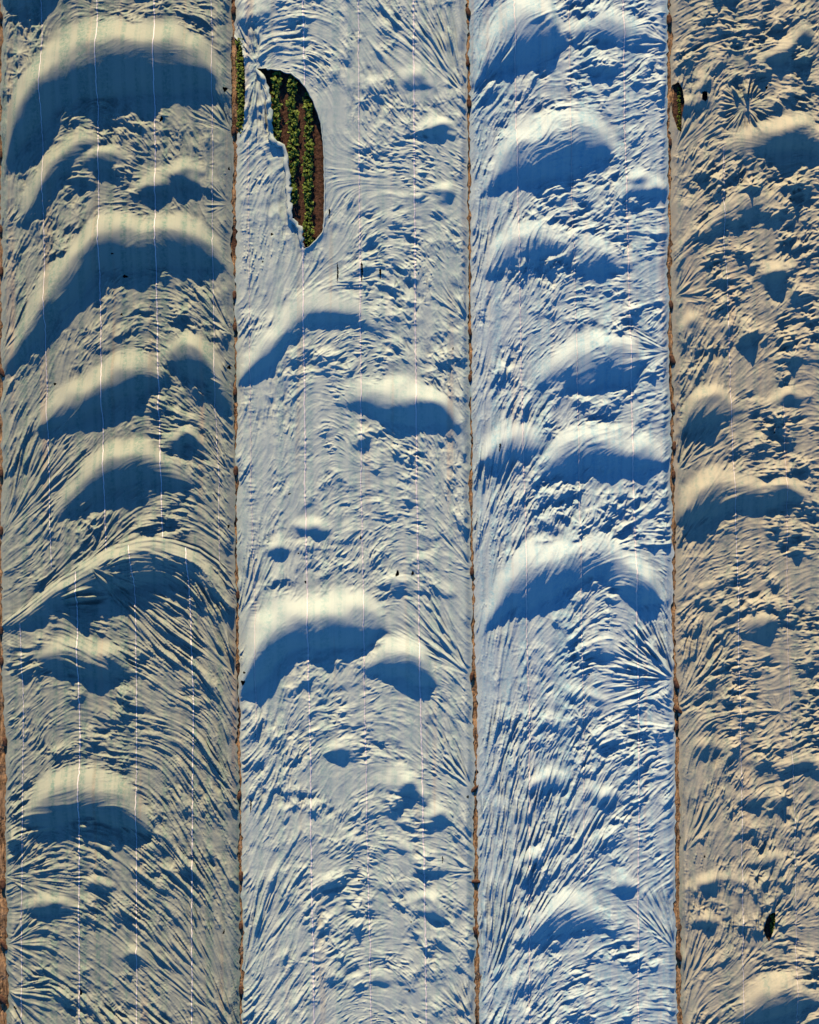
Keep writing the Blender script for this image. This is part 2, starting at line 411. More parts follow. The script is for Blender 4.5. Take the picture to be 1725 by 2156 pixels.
# wind-filled billows: crest points (x, y, length of the shadow behind it, width of the rise before it)
BILL = [
    # first sheet
    [(-10, -40, 60, 40), (50, -50, 112, 50), (90, -50, 88, 50), (145, -40, 40, 40)],
    [(18, 330, 30, 110), (30, 285, 90, 110), (60, 235, 120, 95), (87, 196, 118, 85), (124, 163, 115, 80), (168, 139, 120, 72), (208, 130, 132, 68), (255, 121, 132, 64),
     (322, 113, 132, 66), (369, 121, 110, 62), (420, 138, 85, 60), (446, 165, 60, 60), (470, 205, 20, 60)],
    [(55, 450, 30, 60), (95, 380, 58, 55), (134, 338, 62, 48), (175, 314, 55, 42), (203, 310, 30, 30)],
    [(180, 345, 35, 20), (208, 340, 50, 20), (240, 336, 48, 22), (262, 340, 20, 20)],
    [(295, 402, 20, 22), (322, 384, 46, 30), (369, 375, 45, 32), (403, 371, 42, 32), (436, 381, 40, 28), (465, 403, 14, 24)],
    [(22, 765, 25, 80), (67, 695, 65, 75), (100, 650, 82, 68), (150, 592, 98, 60), (188, 540, 102, 52), (210, 517, 92, 48), (260, 511, 92, 46), (320, 513, 92, 46),
     (370, 510, 95, 44), (420, 516, 75, 42), (450, 534, 45, 40), (472, 560, 12, 36)],
    [(85, 905, 15, 50), (100, 890, 42, 50), (124, 874, 55, 50), (151, 858, 60, 50), (201, 832, 72, 50), (252, 808, 80, 50), (292, 790, 80, 46), (319, 783, 55, 40), (348, 795, 15, 30)],
    [(335, 757, 15, 24), (366, 742, 38, 30), (389, 739, 85, 34), (416, 748, 95, 36), (446, 784, 80, 40), (470, 825, 60, 44), (486, 861, 20, 44)],
    [(130, 1070, 25, 40), (160, 1040, 50, 40), (200, 1005, 68, 38), (240, 982, 85, 36), (285, 975, 88, 34), (322, 981, 76, 34), (360, 1000, 45, 34), (405, 1024, 20, 34)],
    [(345, 942, 20, 22), (369, 926, 45, 24), (393, 921, 48, 24), (420, 936, 42, 24), (437, 955, 12, 24)],
    [(8, 1322, 14, 14), (60, 1294, 34, 18), (120, 1248, 58, 22), (185, 1218, 74, 26), (230, 1200, 86, 28), (268, 1182, 92, 30), (319, 1174, 90, 30), (369, 1184, 74, 30),
     (420, 1208, 54, 28), (460, 1238, 36, 24), (490, 1285, 8, 20)],
    [(92, 1385, 30, 26), (134, 1378, 62, 30), (168, 1380, 66, 30), (208, 1386, 60, 30), (248, 1396, 50, 28), (272, 1412, 15, 24)],
    [(55, 1725, 20, 50), (80, 1702, 60, 55), (110, 1686, 90, 58), (134, 1678, 96, 58), (171, 1673, 92, 56), (215, 1681, 92, 54), (248, 1692, 88, 54), (278, 1708, 72, 50), (315, 1742, 30, 40)],
    [(190, 1865, 20, 16), (215, 1862, 32, 18), (238, 1868, 15, 16)], [(250, 2010, 20, 16), (275, 2005, 40, 20), (300, 2025, 25, 18)],
    [(60, 1905, 18, 14), (100, 1898, 38, 16), (140, 1902, 34, 16), (165, 1912, 12, 14)],
    # second sheet
    [(510, 800, 22, 60), (545, 765, 50, 66), (580, 728, 56, 66), (612, 690, 40, 64), (650, 662, 30, 64), (700, 655, 36, 62), (750, 660, 32, 56), (795, 690, 10, 44)],
    [(720, 846, 12, 44), (765, 850, 34, 46), (800, 855, 54, 46), (840, 857, 66, 46), (875, 859, 70, 46), (910, 863, 64, 44), (940, 878, 46, 40), (970, 905, 10, 30)],
    [(515, 1440, 40, 80), (535, 1395, 98, 76), (560, 1358, 112, 70), (590, 1332, 92, 64), (620, 1318, 76, 60), (650, 1313, 78, 60), (690, 1313, 92, 60), (730, 1311, 86, 60),
     (770, 1308, 80, 56), (795, 1314, 46, 44), (812, 1325, 14, 30)],
    [(775, 1402, 25, 40), (810, 1393, 58, 46), (840, 1388, 64, 48), (870, 1393, 86, 48), (895, 1408, 66, 42), (914, 1432, 18, 34)],
    [(795, 1656, 14, 24), (830, 1651, 36, 30), (860, 1654, 42, 30), (880, 1668, 38, 26), (902, 1700, 20, 22)],
    [(890, 1714, 36, 22), (920, 1711, 40, 24), (952, 1735, 14, 20)], [(812, 1796, 12, 20), (840, 1791, 28, 24), (868, 1800, 10, 20)],
    [(860, 1915, 24, 18), (890, 1908, 44, 22), (915, 1913, 46, 22), (934, 1927, 14, 18)],
    [(845, 176, 16, 30), (880, 169, 34, 34), (905, 180, 12, 24)], [(875, 418, 18, 24), (910, 413, 38, 26), (948, 410, 34, 24)],
    [(797, 482, 12, 24), (830, 471, 24, 26), (850, 478, 10, 20)], [(895, 266, 24, 20), (930, 267, 32, 20), (955, 282, 12, 18)],
    [(740, 190, 12, 30), (770, 186, 30, 32), (800, 198, 10, 28)], [(515, 40, 30, 40), (560, 25, 40, 40), (610, 20, 20, 30)],
    [(620, 1115, 12, 24), (660, 1112, 28, 26), (695, 1122, 10, 22)], [(570, 1160, 20, 18), (590, 1150, 34, 22), (606, 1158, 12, 18)],
    [(800, 1222, 14, 14), (830, 1225, 28, 16), (860, 1228, 12, 14)], [(885, 1245, 14, 16), (910, 1242, 30, 18), (940, 1248, 28, 18), (955, 1256, 10, 16)],
    [(690, 2050, 14, 20), (730, 2075, 20, 22), (760, 2070, 12, 20)], [(780, 2072, 12, 22), (800, 2066, 22, 22), (822, 2072, 10, 18)],
    [(690, 1590, 14, 22), (720, 1582, 32, 24), (750, 1590, 14, 20)],
    # third sheet
    [(1005, 160, 20, 90), (1040, 118, 66, 90), (1070, 86, 98, 84), (1100, 66, 118, 80), (1130, 60, 115, 76), (1160, 66, 104, 70), (1182, 88, 26, 50)],
    [(1185, 78, 15, 34), (1230, 66, 42, 38), (1270, 62, 50, 40), (1310, 62, 48, 40), (1352, 72, 18, 34)],
    [(1030, 385, 20, 60), (1060, 343, 66, 62), (1090, 322, 95, 62), (1130, 315, 112, 62), (1166, 307, 118, 60), (1213, 298, 105, 58), (1256, 295, 78, 54), (1285, 308, 26, 40)],
    [(1285, 405, 18, 30), (1320, 398, 40, 32), (1350, 393, 40, 32), (1392, 402, 14, 28)],
    [(1035, 560, 26, 50), (1080, 523, 70, 54), (1120, 511, 80, 54), (1160, 516, 66, 48), (1198, 532, 34, 40), (1230, 541, 58, 36), (1270, 541, 62, 36), (1315, 546, 24, 30)],
    [(1140, 795, 28, 40), (1180, 778, 62, 44), (1220, 765, 80, 46), (1260, 755, 95, 46), (1300, 751, 90, 44), (1330, 750, 70, 38), (1350, 757, 14, 28)],
    [(1022, 970, 28, 44), (1060, 943, 72, 46), (1100, 937, 54, 44), (1140, 944, 30, 34)],
    [(1150, 990, 40, 44), (1200, 958, 84, 48), (1250, 949, 80, 48), (1300, 947, 80, 46), (1350, 953, 52, 42), (1395, 967, 16, 34)],
    [(1035, 1300, 30, 70), (1060, 1255, 75, 70), (1090, 1222, 104, 66), (1130, 1210, 106, 60), (1190, 1200, 96, 56), (1230, 1185, 76, 56), (1265, 1176, 60, 56), (1300, 1190, 76, 54),
     (1340, 1216, 86, 50), (1370, 1238, 62, 44), (1390, 1265, 14, 36)],
    [(1235, 1360, 14, 22), (1275, 1353, 34, 26), (1305, 1361, 14, 20)], [(1225, 1677, 14, 24), (1260, 1668, 30, 28), (1300, 1666, 30, 28), (1352, 1674, 14, 22)],
    [(1105, 1965, 25, 44), (1130, 1945, 52, 46), (1160, 1933, 62, 46), (1200, 1929, 60, 46), (1240, 1932, 56, 42), (1270, 1944, 18, 32)],
    [(1265, 1864, 14, 26), (1310, 1852, 42, 30), (1338, 1862, 12, 24)], [(1095, 1820, 24, 20), (1140, 1790, 40, 24), (1170, 1770, 20, 20)],
    [(1110, 1660, 26, 22), (1150, 1650, 42, 26), (1190, 1655, 24, 22)], [(1060, 2110, 26, 30), (1100, 2075, 44, 34), (1140, 2060, 30, 30)],
    [(1170, 2130, 20, 26), (1230, 2110, 36, 30), (1280, 2115, 20, 26)], [(1170, 1480, 20, 22), (1210, 1465, 36, 24), (1260, 1470, 18, 20)],
    [(1120, 1560, 24, 24), (1160, 1540, 40, 26), (1200, 1535, 24, 22)],
    # fourth sheet
    [(1565, 126, 10, 24), (1600, 110, 36, 28), (1640, 116, 34, 28), (1690, 84, 28, 26), (1720, 95, 12, 20)],
    [(1520, 312, 20, 36), (1560, 303, 50, 38), (1590, 297, 55, 38), (1620, 287, 62, 38), (1650, 282, 70, 38), (1690, 285, 58, 38), (1730, 305, 40, 34), (1780, 320, 16, 30)],
    [(1490, 490, 30, 40), (1530, 449, 64, 46), (1570, 430, 58, 44), (1622, 424, 24, 34)],
    [(1588, 576, 12, 18), (1610, 575, 48, 22), (1650, 575, 48, 22), (1672, 570, 12, 18)],
    [(1432, 905, 18, 30), (1450, 874, 56, 32), (1480, 860, 72, 30), (1520, 856, 64, 28), (1556, 854, 16, 24)],
    [(1432, 1085, 36, 40), (1470, 1048, 82, 42), (1510, 1037, 82, 42), (1550, 1034, 72, 42), (1600, 1037, 56, 40), (1650, 1042, 50, 38), (1700, 1064, 18, 30)],
    [(1552, 1322, 12, 20), (1580, 1313, 46, 24), (1610, 1310, 60, 24), (1634, 1316, 12, 20)],
    [(1450, 1867, 12, 24), (1500, 1858, 32, 28), (1555, 1854, 20, 24)], [(1450, 1952, 14, 22), (1490, 1943, 38, 26), (1525, 1951, 12, 22)],
    [(1545, 2135, 25, 34), (1600, 2103, 64, 38), (1650, 2097, 58, 38), (1710, 2106, 26, 32)], [(1580, 1812, 18, 24), (1620, 1803, 34, 26), (1660, 1812, 12, 22)],
    [(1460, 195, 16, 16), (1485, 180, 30, 18), (1510, 190, 14, 16)], [(1430, 230, 30, 20), (1470, 215, 40, 20), (1510, 222, 22, 20)],
    [(1440, 700, 30, 24), (1455, 690, 46, 24), (1475, 700, 18, 20)], [(1520, 690, 20, 20), (1550, 680, 36, 22), (1590, 690, 18, 20)],
    [(1640, 760, 20, 20), (1690, 740, 36, 22), (1740, 750, 20, 20)], [(1620, 850, 20, 20), (1660, 835, 36, 22), (1700, 845, 20, 20)],
    [(1480, 1250, 16, 18), (1520, 1240, 34, 20), (1560, 1250, 16, 18)], [(1530, 1690, 16, 18), (1580, 1680, 30, 20), (1640, 1690, 16, 18)],
    [(1470, 1580, 20, 18), (1510, 1570, 34, 20), (1540, 1580, 16, 18)], [(1640, 1610, 16, 18), (1690, 1600, 30, 20), (1740, 1610, 16, 18)],
]
BIL = np.zeros((NY, NX), np.float32)
hv1 = rng.standard_normal(NX)
hk = np.exp(-0.5 * (np.arange(-60, 61) / 17.0) ** 2)
hv1 = np.convolve(hv1, hk, 'same')
hv1 = np.clip(hv1 / hv1.std(), -1.6, 1.6)
wob = gnoise(14) * 3.2 + gnoise(40) * 3.0
lump = gnoise(9) * .8 + gnoise(20) * .7
for pts in BILL:
    p = np.array(pts, float)
    pad = 24 if p[-1, 0] - p[0, 0] > 80 else 12
    px = np.concatenate([[p[0, 0] - pad], p[:, 0], [p[-1, 0] + pad]])
    py = np.concatenate([[2 * p[0, 1] - p[1, 1] if False else p[0, 1] + (p[0, 1] - p[1, 1]) * pad / max(8, p[1, 0] - p[0, 0])], p[:, 1],
                         [p[-1, 1] + (p[-1, 1] - p[-2, 1]) * pad / max(8, p[-1, 0] - p[-2, 0])]])
    pl = np.concatenate([[0], p[:, 2], [0]]); pw = np.concatenate([[p[0, 3]], p[:, 3], [p[-1, 3]]])
    i0 = max(0, int((px[0] - GX0) / ST)); i1 = min(NX, int((px[-1] - GX0) / ST) + 2)
    xs = XS[i0:i1]
    if len(xs) < 4: continue
    ker = np.exp(-0.5 * (np.arange(-8, 9) / 4.0) ** 2); ker /= ker.sum()

    def sm(v):
        q = np.pad(np.interp(xs, px, v), 8, mode='edge')
        return np.convolve(q, ker, 'valid')
    yc, Ls, Ws = sm(py), sm(pl), sm(pw)
    edge_t = np.interp(xs, [px[0], px[0] + 4, px[-1] - 4, px[-1]], [0, 1, 1, 0])
    Ls = Ls * edge_t
    nz1 = np.interp(xs, XS, hv1)
    far = 1.0 if p[:, 0].mean() > 985 else 0.45
    hgt = Ls * 1.10 * TANE / PM * (1 + .20 * far * nz1)
    yc = yc + far * 3.0 * np.interp(xs + 350 if xs[0] < 1400 else xs - 900, XS, hv1) * (p[:, 2].max() > 0)
    j0 = max(0, int((yc.min() - Ws.max() * 1.6 - GY0) / ST)); j1 = min(NY, int((yc.max() + Ls.max() * 1.3 - GY0) / ST) + 2)
    if j1 - j0 < 4: continue
    yy = YS[j0:j1][:, None] + wob[j0:j1, i0:i1]
    t = yy - yc[None, :]
    up = np.clip(-(t + 0.2 * Ls[None, :]) / (Ws[None, :] * 1.02), 0, 1)
    dn = np.clip((t + 0.2 * Ls[None, :]) / (np.maximum(Ls[None, :], 6) * 0.82), 0, 1)
    P = np.where(t < -0.2 * Ls[None, :], 1 - sstep(up), 1 - dn ** 2)
    if p[:, 2].max() < 50:
        P = P * np.clip(0.8 + 0.35 * lump[j0:j1, i0:i1], .25, 1.4)
    BIL[j0:j1, i0:i1] = np.maximum(BIL[j0:j1, i0:i1], (hgt[None, :] * P).astype(np.float32))
BIL = blur(BIL, 4.0)
LIFT = sstep(BIL / 0.30)
FD = GYY - np.interp(GXX, [-10, 60, 185, 250, 330, 420, 460, 510], [1326, 1274, 1186, 1146, 1131, 1154, 1182, 1260]).astype(np.float32)
FOLDM = blur(((SID == 0) & (FD > 6) & (FD < 230) & (GXX > 130)).astype(np.float32), 14)
FCR = (np.exp(-((FD - 10) / 20.0) ** 2) * (SID == 0)).astype(np.float32)
LIFT = LIFT * (1 - .85 * FOLDM)
STREAK = np.clip(STREAK + FOLDM * .8, 0, 1.25)

# crop plants pushing the cloth up, in rows 30 units apart
TENT = np.zeros((NY, NX), np.float32)
PK = [0.8, 0.72, 0.85, 0.85]
rowx = np.arange(20, 1915, 30.0)
for xr in rowx:
    y = -110 + rng.uniform(0, 14)
    while y < 2270:
        x = xr + rng.normal(0, 4.0) + (y - 1078) * 0.009
        y += rng.uniform(9, 21)
        ix = int((x - GX0) / ST); iy = int((y - GY0) / ST)
        R = rng.uniform(9, 17)
        k = int(R * 2.5 / ST)
        if ix - k < 0 or iy - k < 0 or ix + k >= NX or iy + k >= NY: continue
        s = SID[iy, ix]
        h = max(0.0, rng.normal(0.07, 0.05)) * PK[s]
        if rng.random() < 0.13:
            h = rng.uniform(0.14, 0.27) * PK[s]; R *= 1.3
        if h < 0.02: continue
        sl = (slice(iy - k, iy + k + 1), slice(ix - k, ix + k + 1))
        gx = GXX[sl] - x; gy = GYY[sl] - y
        r = np.hypot(gx, gy); th = np.arctan2(gy, gx)
        nn = rng.integers(5, 10)
        star = 1 + 0.36 * np.cos(nn * th + rng.uniform(0, 6)) + 0.18 * np.cos((nn + 4) * th + rng.uniform(0, 6))
        rr = r / (R * star)
        TENT[sl] = np.maximum(TENT[sl], (h * np.clip(np.exp(-1.6 * rr) - 0.06, 0, None)).astype(np.float32))
TENT = blur(TENT, 1.0)

ROUGH = table([
    [(0, (.8, .9, .8, .8, .6)), (1000, (.5, .8, .9, .9, .6)), (1400, (.8, .9, .9, .8, .7)), (2156, (.8, .9, .9, .7, .6))],
    [(0, (1, 1, .7, .6, .5)), (600, (.7, .7, .7, .8, .7)), (1200, (.5, .6, .7, .7, .6)), (2156, (.6, .7, .8, .7, .5))],
    [(0, (.6, .9, .9, .8, .7)), (1000, (.4, .8, 1, 1, .7)), (2156, (.5, .9, 1.0, 1.0, .6))],
    [(0, (1.2, 1.3, 1.3, 1.3, 1.2)), (700, (.8, 1.0, 1.3, 1.3, 1.2)), (2156, (.7, .9, 1.0, 1, 1))],
])
ROUGH = blur(ROUGH, 12)
patch = np.where(SID == 1, 0.58, 0.72) + 0.30 * gnoise(38) + 0.40 * gnoise(14)
flat = 1 - np.where(SID == 0, .92, .80) * LIFT
flat *= 1 - 0.6 * blur(((GXX > 680) & (GXX < 735) & (GYY > 190) & (GYY < 530)).astype(np.float32), 14)
ed = sstep(DE / 16.0)
H = 0.20 * sstep((DE + 1) / 20.0) + 0.01
H += 0.018 * np.cos(2 * math.pi * (GXX - 20 - (GYY - 1078) * 0.009) / 30.0) * flat * ed
H += BIL * sstep((DE + 2) / 10.0)
comp = {
    'tent': TENT * 1.5 * (1 - 0.5 * STREAK), 'big': 0.088 * np.clip(BIG, -0.8, 2.2) * (1 - 0.3 * STREAK), 'med': 0.040 * ridged(MEDN) * (1 - 0.35 * STREAK),
    'medn': 0.028 * np.clip(MEDN, -1, 2.5), 'short': (0.018 * pleat(SHORT) + 0.0075 * np.clip(SHORT, -2, 2)) * (1 - .2 * (SID == 1)) * (1 - 0.3 * STREAK),
}
pw = np.clip(patch, .2, 1.7)
for kk in comp:
    c = comp[kk] * ROUGH * pw * flat * ed
    PR('COMP', kk, float(np.std(np.diff(c, axis=0)) / (ST / PM)))
    H += c * (1 - 0.55 * FW) * (1 - .85 * FCR)
MICRO = lic(gnoise(1.15), 7, 1.2)
c = 0.013 * pleat(MICRO) * np.clip(gnoise(22) * .8 + .5, .0, 2) * (1 - .85 * LIFT) * ed
H += c
c = (0.025 * pleat(LONG) + 0.006 * np.clip(LONG, -2, 2) + 0.046 * pleat(LONG2)) * (0.12 + STREAK) * (1 - np.where(SID >= 2, .4, .7) * LIFT) * sstep(DE / 7.0) * np.clip(0.25 + 0.75 * pw, .2, 1.35) * np.where(SID == 1, .62 + .38 * STREAK, 1)
PR('COMP streak', float(np.std(np.diff(c, axis=0)) / (ST / PM)))
H += c * (1 - .6 * FCR)
PR('COMP fan', float(np.std(np.diff(FAN, axis=0)) / (ST / PM)))
H += FAN * (1 - 0.45 * LIFT) * (1 - .6 * FCR)

# seams: polylines (y, x); fine cross puckers where the strips are welded
SEAMS = [
    [[(-120, 88), (0, 89), (200, 90), (400, 93), (540, 95), (800, 100), (1078, 107), (1195, 111)],
     [(-120, 205), (0, 206), (200, 208), (540, 211), (800, 216), (1000, 221), (1170, 226)],
     [(-120, 326), (0, 326), (200, 327), (540, 330), (860, 336), (1050, 342), (1140, 345)],
     [(-120, 446), (0, 446), (300, 449), (540, 449), (860, 455), (1020, 462), (1190, 464)]],
    [[(-120, 637), (0, 638), (150, 642), (530, 638), (700, 640), (1000, 643), (1300, 648), (1540, 653), (1800, 656), (2000, 660), (2156, 662), (2280, 663)],
     [(-120, 755), (0, 755), (300, 756), (540, 758), (800, 760), (1000, 761), (1300, 766), (1600, 770), (1850, 776), (2156, 782), (2280, 784)],
     [(-120, 871), (0, 871), (300, 872), (540, 874), (900, 876), (1078, 879), (1300, 882), (1600, 888), (1850, 894), (2156, 898), (2280, 899)],
     [(300, 524), (540, 525), (860, 527), (1100, 532), (1300, 538), (1560, 541)]],
    [[(-120, 1080), (0, 1082), (180, 1085), (330, 1089), (560, 1094), (800, 1098), (950, 1101), (1078, 1106), (1250, 1108), (1500, 1114), (1800, 1115), (2156, 1115), (2280, 1115)],
     [(-120, 1196), (30, 1198), (250, 1201), (500, 1206), (560, 1210), (850, 1216), (1078, 1220), (1300, 1225), (1500, 1229), (1850, 1229)],
     [(-120, 1310), (0, 1312), (250, 1315), (440, 1320), (750, 1328), (1000, 1332), (1250, 1340), (1400, 1343), (1700, 1344), (2156, 1343), (2280, 1343)]],
    [[(310, 1522), (500, 1525), (600, 1530), (900, 1540), (1078, 1547), (1200, 1552), (1400, 1555), (1650, 1560), (2000, 1563), (2156, 1565), (2280, 1566)],
     [(850, 1648), (1078, 1656), (1300, 1657), (1430, 1660), (1700, 1671), (2100, 1676), (2280, 1678)]],
    [[(1312, 45), (1400, 48), (1500, 51), (1700, 50), (1950, 47), (2156, 47), (2280, 47)],
     [(1203, 162), (1300, 165), (1420, 166), (1560, 170), (1900, 168), (2156, 168), (2280, 168)],
     [(1147, 274), (1220, 284), (1320, 288), (1750, 289), (2156, 289), (2280, 289)],
     [(1152, 393), (1215, 398), (1300, 403), (1480, 408), (2000, 405), (2156, 405), (2280, 405)]],
]
puck = gnoise(7.0, 1.7)
pmask = gnoise(20, 40)
for si, ss in enumerate(SEAMS):
    for s in ss:
        p = np.array(s, float)
        k = (YS >= p[0, 0]) & (YS <= p[-1, 0])
        xs_ = np.interp(YS, p[:, 0], p[:, 1])
        d = np.abs(GXX - xs_[:, None])
        w = np.exp(-(d / 9.0) ** 2) * k[:, None] * np.clip(pmask, 0, 1.2)
        H += 0.009 * puck * w * (1 - 0.9 * LIFT)
H = (0.06 + 0.5 * ((H - 0.06) + np.sqrt((H - 0.06) ** 2 + 0.0016))) * ed + H * (1 - ed)
H = H.astype(np.float32)

# ------------------------------------------------------------------ holes and tears
HOLES = [
    [(543, 145), (560, 146), (590, 150), (612, 157), (630, 170), (645, 187), (660, 215), (669, 238), (676, 262), (681, 300), (683, 340), (684, 400), (683, 470), (680, 490),
     (666, 508), (651, 521), (642, 525), (637, 505), (634, 482), (616, 463), (613, 440), (611, 400), (608, 365), (605, 330), (598, 309), (581, 301), (575, 291), (573, 262),
     (571, 230), (569, 200), (561, 172)],
    [(488, 78), (500, 84), (511, 104), (515, 134), (517, 180), (517, 220), (514, 258), (506, 272), (497, 287), (488, 287)],
    [(1414, 180), (1428, 174), (1437, 188), (1440, 215), (1435, 248), (1434, 279), (1426, 275), (1415, 238), (1412, 203)],
    [(1477, 195), (1488, 194), (1489, 210), (1484, 216), (1477, 212)],
    [(1617, 1922), (1632, 1921), (1631, 1948), (1626, 1964), (1618, 1982), (1611, 1970), (1606, 1957), (1611, 1938)],
]


def ragged(pg, amp, seed):
    r = random.Random(seed)
    out = []
    for (x1, y1), (x2, y2) in zip(pg, pg[1:] + pg[:1]):
        n = max(1, int(math.hypot(x2 - x1, y2 - y1) / 6))
        for k in range(n):
            a = amp if (x1 + x2) / 2 < 640 else amp * .25
            out.append((x1 + (x2 - x1) * k / n + r.uniform(-a, a), y1 + (y2 - y1) * k / n + r.uniform(-a, a) * .6))
    return out


HOLES[0] = ragged(HOLES[0], 2.2, 3)
HOLES[1] = ragged(HOLES[1], 1.0, 4)


def ell(x, y, rx, ry, rot=0):
    out = []
    for k in range(10):
        a = k / 10 * 2 * math.pi
        jx = 1 + 0.25 * math.sin(a * 3 + x)
        ex, ey = rx * math.cos(a) * jx, ry * math.sin(a) * jx
        c, s = math.cos(rot), math.sin(rot)
        out.append((x + ex * c - ey * s, y + ex * s + ey * c))
    return out


SMALL = [(711.5, 575, 1.8, 20, 0), (762.5, 572, 2.2, 21, 0), (801, 576, 2.2, 11, 0), (573, 494, 3, 3, 0), (265, 583, 6, 3.2, 0.1), (257, 663, 2.6, 2.6, 0), (117, 809, 3, 3, .5),
         (341, 252, 3, 6.5, .4), (475, 190, 5, 5.5, .3), (483, 356, 2.2, 4, 0), (483, 774, 4, 4.5, 0), (554, 552, 2, 2, 0), (240, 537, 3, 1.8, 0), (482, 1108, 2.5, 4, .4),
         (513, 1436, 4.5, 5.5, .4), (516, 1415, 3, 2.4, -.3), (760, 1132, 2.2, 4, 0), (629, 1165, 1.8, 2.4, 0), (644, 1225, 2.4, 3.2, 0), (837, 1207, 3.6, 7, .3), (869, 1207, 2.8, 5, .3),
         (718, 1452, 1.6, 1.6, 0), (742, 1807, 1.8, 2.8, 0), (756, 1853, 2.0, 1.8, 0), (866, 1939, 1.8, 1.6, 0), (932, 1808, 1.3, 7, 0), (862, 2084, 2, 3, 0), (985, 1677, 2.6, 3, 0),
         (529, 1694, 1.6, 14, 0.03), (472, 1961, 1.8, 5.5, .3), (1052, 942, 1.8, 9, 0.1), (1629, 911, 1.8, 2, 0), (1663, 420, 2.4, 2.4, 0), (1613, 186, 2.4, 3.4, .3), (1483, 1802, 1.8, 4, 0),
         (170, 2087, 4, 7, 0), (33, 2120, 4, 2.6, .6), (954, 735, 1.6, 3, 0), (1240, 1420, 1.5, 2, 0), (694, 450, 1.6, 11, .06), (988, 720, 2, 6, 0), (610, 1040, 3, 1.6, -.3)]
for a in SMALL:
    HOLES.append(ell(*a))


def inside(px, py, pg):
    c = np.zeros(px.shape, bool)
    n = len(pg)
    for i in range(n):
        x1, y1 = pg[i]; x2, y2 = pg[(i + 1) % n]
        if y1 == y2: continue
        cond = ((y1 > py) != (y2 > py)) & (px < (x2 - x1) * (py - y1) / (y2 - y1) + x1)
        c ^= cond
    return c


# cloth pulled tight and slightly raised round the big tear
T = np.zeros((NY, NX), np.float32)
big = np.array(HOLES[0] + [HOLES[0][0]], float)
dist = np.full((NY, NX), 1e9, np.float32)
sl = (slice(int((100 - GY0) / ST), int((570 - GY0) / ST)), slice(int((495 - GX0) / ST), int((740 - GX0) / ST)))
gx, gy = GXX[sl], GYY[sl]
dd = np.full(gx.shape, 1e9)
for a, b in zip(big[:-1], big[1:]):
    ab = b - a; l2 = (ab ** 2).sum()
    t = np.clip(((gx - a[0]) * ab[0] + (gy - a[1]) * ab[1]) / l2, 0, 1)
    dd = np.minimum(dd, np.hypot(gx - a[0] - t * ab[0], gy - a[1] - t * ab[1]))
rt = np.where(gx > 610, 1.0, 0.5)
H[sl] = H[sl] + 0.07 * np.exp(-(dd / 7.0) ** 2) * rt - (H[sl] - 0.25) * 0.6 * np.exp(-(dd / 14.0) ** 2) * (gx > 625)
# crumpled strip of torn cloth left of the tear
fl = np.exp(-((GXX - (530 + np.clip(GYY - 100, 0, 400) * 0.16)) / 30.0) ** 2) * sstep((GYY - 10) / 40) * sstep((520 - GYY) / 60)
crum = gnoise(7, 13)
crum2 = gnoise(3, 8)
H += fl * (0.06 * ridged(crum) + 0.022 * ridged(crum2))

# ------------------------------------------------------------------ the sheets
FOLD = [(-10, 1326), (8, 1312), (60, 1274), (130, 1217), (185, 1186), (215, 1165), (250, 1146), (290, 1136), (330, 1131), (370, 1137), (420, 1154), (460, 1182), (485, 1215), (510, 1260)]
FP = np.array(FOLD, float)


def build_sheet(name, i, y0f, y1f, zoff, mat, label, lip=False):
    ny = int((y1f(250.0) - y0f(250.0)) / ST) + 1
    ymid = YS
    nx = int((EDGE[i][1][1][1] - EDGE[i][0][1][1]) / ST) + 1
    u = np.linspace(0, 1, nx)[None, :]
    v = np.linspace(0, 1, ny)[:, None]
    yg = y0f(np.linspace(0, 1, nx) * 485 + 8)[None, :] * (1 - v) + y1f(np.linspace(0, 1, nx) * 485 + 8)[None, :] * v
    l, r = edge(i, 0, yg), edge(i, 1, yg)
    xg = l + (r - l) * u
    z = bil(H, xg, yg) + zoff(xg, yg)
    co = np.stack([wx(xg), wy(yg), z], -1).reshape(-1, 3)
    f = grid_faces(ny, nx)
    fcx = xg.ravel()[f].mean(1); fcy = yg.ravel()[f].mean(1)
    keep = np.ones(len(f), bool)
    for pg in HOLES:
        p = np.array(pg)
        c = np.nonzero((fcx > p[:, 0].min()) & (fcx < p[:, 0].max()) & (fcy > p[:, 1].min()) & (fcy < p[:, 1].max()))[0]
        if len(c):
            keep[c] &= ~inside(fcx[c], fcy[c], pg)
    f = f[keep]
    used = np.zeros(len(co), bool); used[f.ravel()] = True
    idx = np.cumsum(used) - 1
    o = mesh_obj(name, co[used], idx[f], mat)
    tag(o, label, "fleece sheet", "crop fleece sheets laid side by side")
    return o


def const(c): return lambda x: np.full(np.shape(x), float(c)) if np.ndim(x) else float(c)
def foldy(x): return np.interp(x, FP[:, 0], FP[:, 1])
def zero(x, y): return 0.0


def z_upper(x, y):      # dives under the sheet that overlaps it
    return -0.06 * sstep((y - foldy(x) + 6) / 8.0)


def z_lower(x, y):      # rolled lip along the overlapping edge
    d = y - foldy(x)
    w = np.interp(x, [0, 120, 200, 500], [7.0, 9.0, 12.0, 9.0])
    return 0.02 + 0.07 * np.exp(-((d - 4) / 4.5) ** 2) + 0.016 * np.cos(2 * math.pi * (d - 4) / w) * np.exp(-d / 30.0) * (d > 2)


